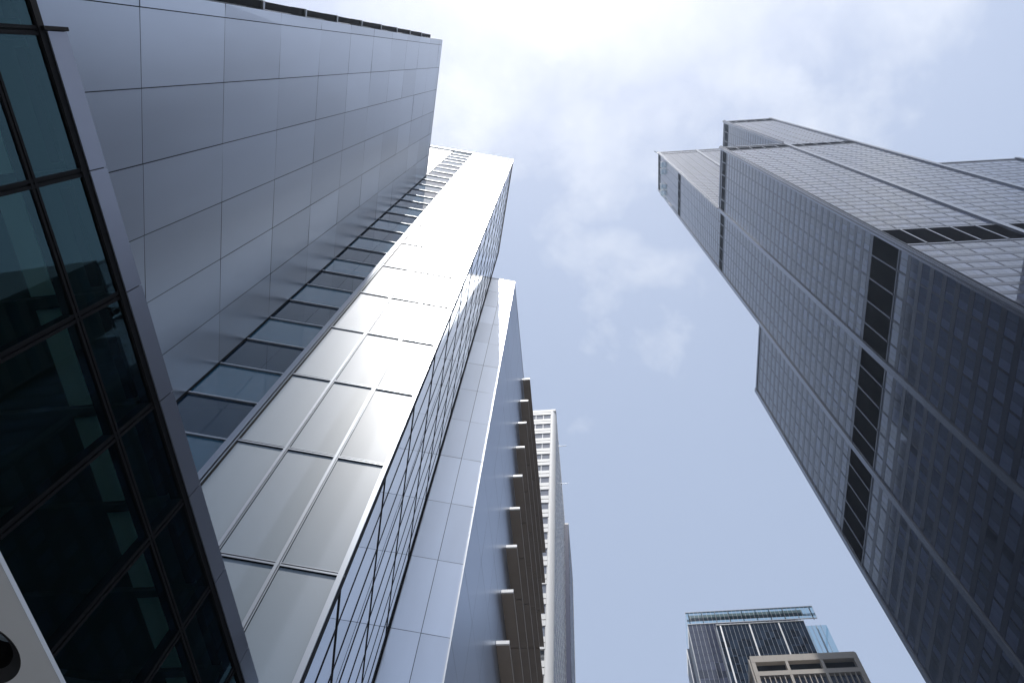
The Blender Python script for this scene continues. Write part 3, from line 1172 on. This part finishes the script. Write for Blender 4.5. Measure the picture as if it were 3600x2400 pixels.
for u0, u1 in zip(bayx, bayx[1:]):
    for q in range(1, 6):
        u = u0 + 0.4 + (u1 - u0 - 0.8) * q / 6
        b = MB(pww)
        b.box(u - 0.11, u + 0.11, pd + 0.15, pd + 0.9, 60, 147.7)
        b.build('window_fin', M['beige'], beige)
    for k in range(0, 6):
        b = MB(pww)
        z1 = 147.6 - 4.1 * k
        b.box(u0 + 0.45, u1 - 0.45, pd + 1.0, pd + 1.1, z1 - 3.4, z1)
        b.build('window', M['grey_win'], beige)
    b = MB(pww)                     # plant louvres in the open storey
    q = u0 + 0.6
    while q < u1 - 0.5:
        b.box(q, q + 0.09, pd + 1.7, pd + 1.95, 149.1, 151.0)
        q += 0.42
    b.build('louver', M['steel'], beige)
# side frame towards the street
b = MB(pww)
b.box(p0 - 0.35, p0 + 0.3, pd + 1.4, pd + 24, 152.2, PT - 0.4)
b.box(p0 - 0.35, p0 + 0.3, pd + 1.4, pd + 24, 147.7, 149.1)
b.build('side_beam', M['beige'], beige)
for k in range(1, 4):
    b = MB(pww)
    b.box(p0 - 0.35, p0 + 0.4, pd + 8 * k - 0.4, pd + 8 * k + 0.4, 60, 152.2)
    b.build('side_pier', M['beige'], beige)
b = MB(pww)
b.box(p1, p1 + 0.3, pd + 0.1, pd + 24, 60, PT - 0.2)
b.build('side_wall', M['beige'], beige)
b = MB(pww)
b.box(p0 + 0.2, p1 - 0.02, pd + 0.4, pd + 24, PT - 0.9, PT - 0.05)
b.build('roof', M['beige'], beige)

# ------------------------------------------------------------------ neighbour across the street (seen as a reflection in the lobby glass)
slab_b, sw0 = base('stone_office_block', 0, 75, 21, 'dark stone office slab reflected in the lobby glass', 'building')
b = MB(lambda x, y, z: sw0(x, y, z + CAM_H))
b.box(75, 118, 21, 33.5, -CAM_H, 124)
b.build('wall', M['dark_stone'], slab_b)
b = MB(lambda x, y, z: sw0(x, y, z + CAM_H))
for k in range(28):
    b.box(74.9, 75.0, 21.5, 33.0, 4 + 4.2 * k, 6.2 + 4.2 * k)
b.build('window_bands', M['vision'], slab_b)

# unseen towers: the first three are added to darken what the skyscraper's glass mirrors,
# the southern one is mirrored in the office front
def backdrop_block(label, x0, x1, y0, y1, h, faces):
    root, w0 = base('unseen_stone_tower', 0, x0, y0, label, 'building')
    b = MB(w0)
    b.box(x0, x1, y0, y1, 0, h)
    b.build('wall', M['dark_stone'], root)
    b = MB(w0)
    for k in range(int((h - 16) / 4.2)):
        z = 12 + 4.2 * k
        if faces == 'E':
            b.box(x1, x1 + 0.1, y0 + 1, y1 - 1, z, z + 2.2)
        else:
            b.box(x0 + 1, x1 - 1, y1, y1 + 0.1, z, z + 2.2)
    b.build('window_bands', M['vision'], root)


backdrop_block('added unseen dark tower behind the silver office block, mirrored in the skyscraper', -105, -60, 12, 98, 290, 'E')
backdrop_block('added unseen dark tower mirrored in the skyscraper, near end of its row', -110, -60, 104, 200, 385, 'E')
backdrop_block('added unseen dark tower mirrored in the skyscraper, far end of its row', -110, -60, 206, 330, 372, 'E')
backdrop_block('broad dark stone tower behind the viewer on the left side of the street', -90, -11.6, -80, -38.5, 156, 'N')

# ------------------------------------------------------------------ summer haze
hm = bpy.data.materials.new('summer_haze')
hm.use_nodes = True
ht = hm.node_tree
ht.nodes.remove(ht.nodes['Principled BSDF'])
pv = N(ht, 'ShaderNodeVolumePrincipled')
pv.inputs['Color'].default_value = (0.70, 0.82, 1.0, 1)
pv.inputs['Density'].default_value = 0.00014
pv.inputs['Anisotropy'].default_value = 0.55
ht.links.new(pv.outputs[0], ht.nodes['Material Output'].inputs['Volume'])
b = MB()
b.box(-705, 705, -705, 905, -2.0, 485)
o = b.build('haze', hm)
o['kind'] = 'stuff'
S.cycles.volume_bounces = 1
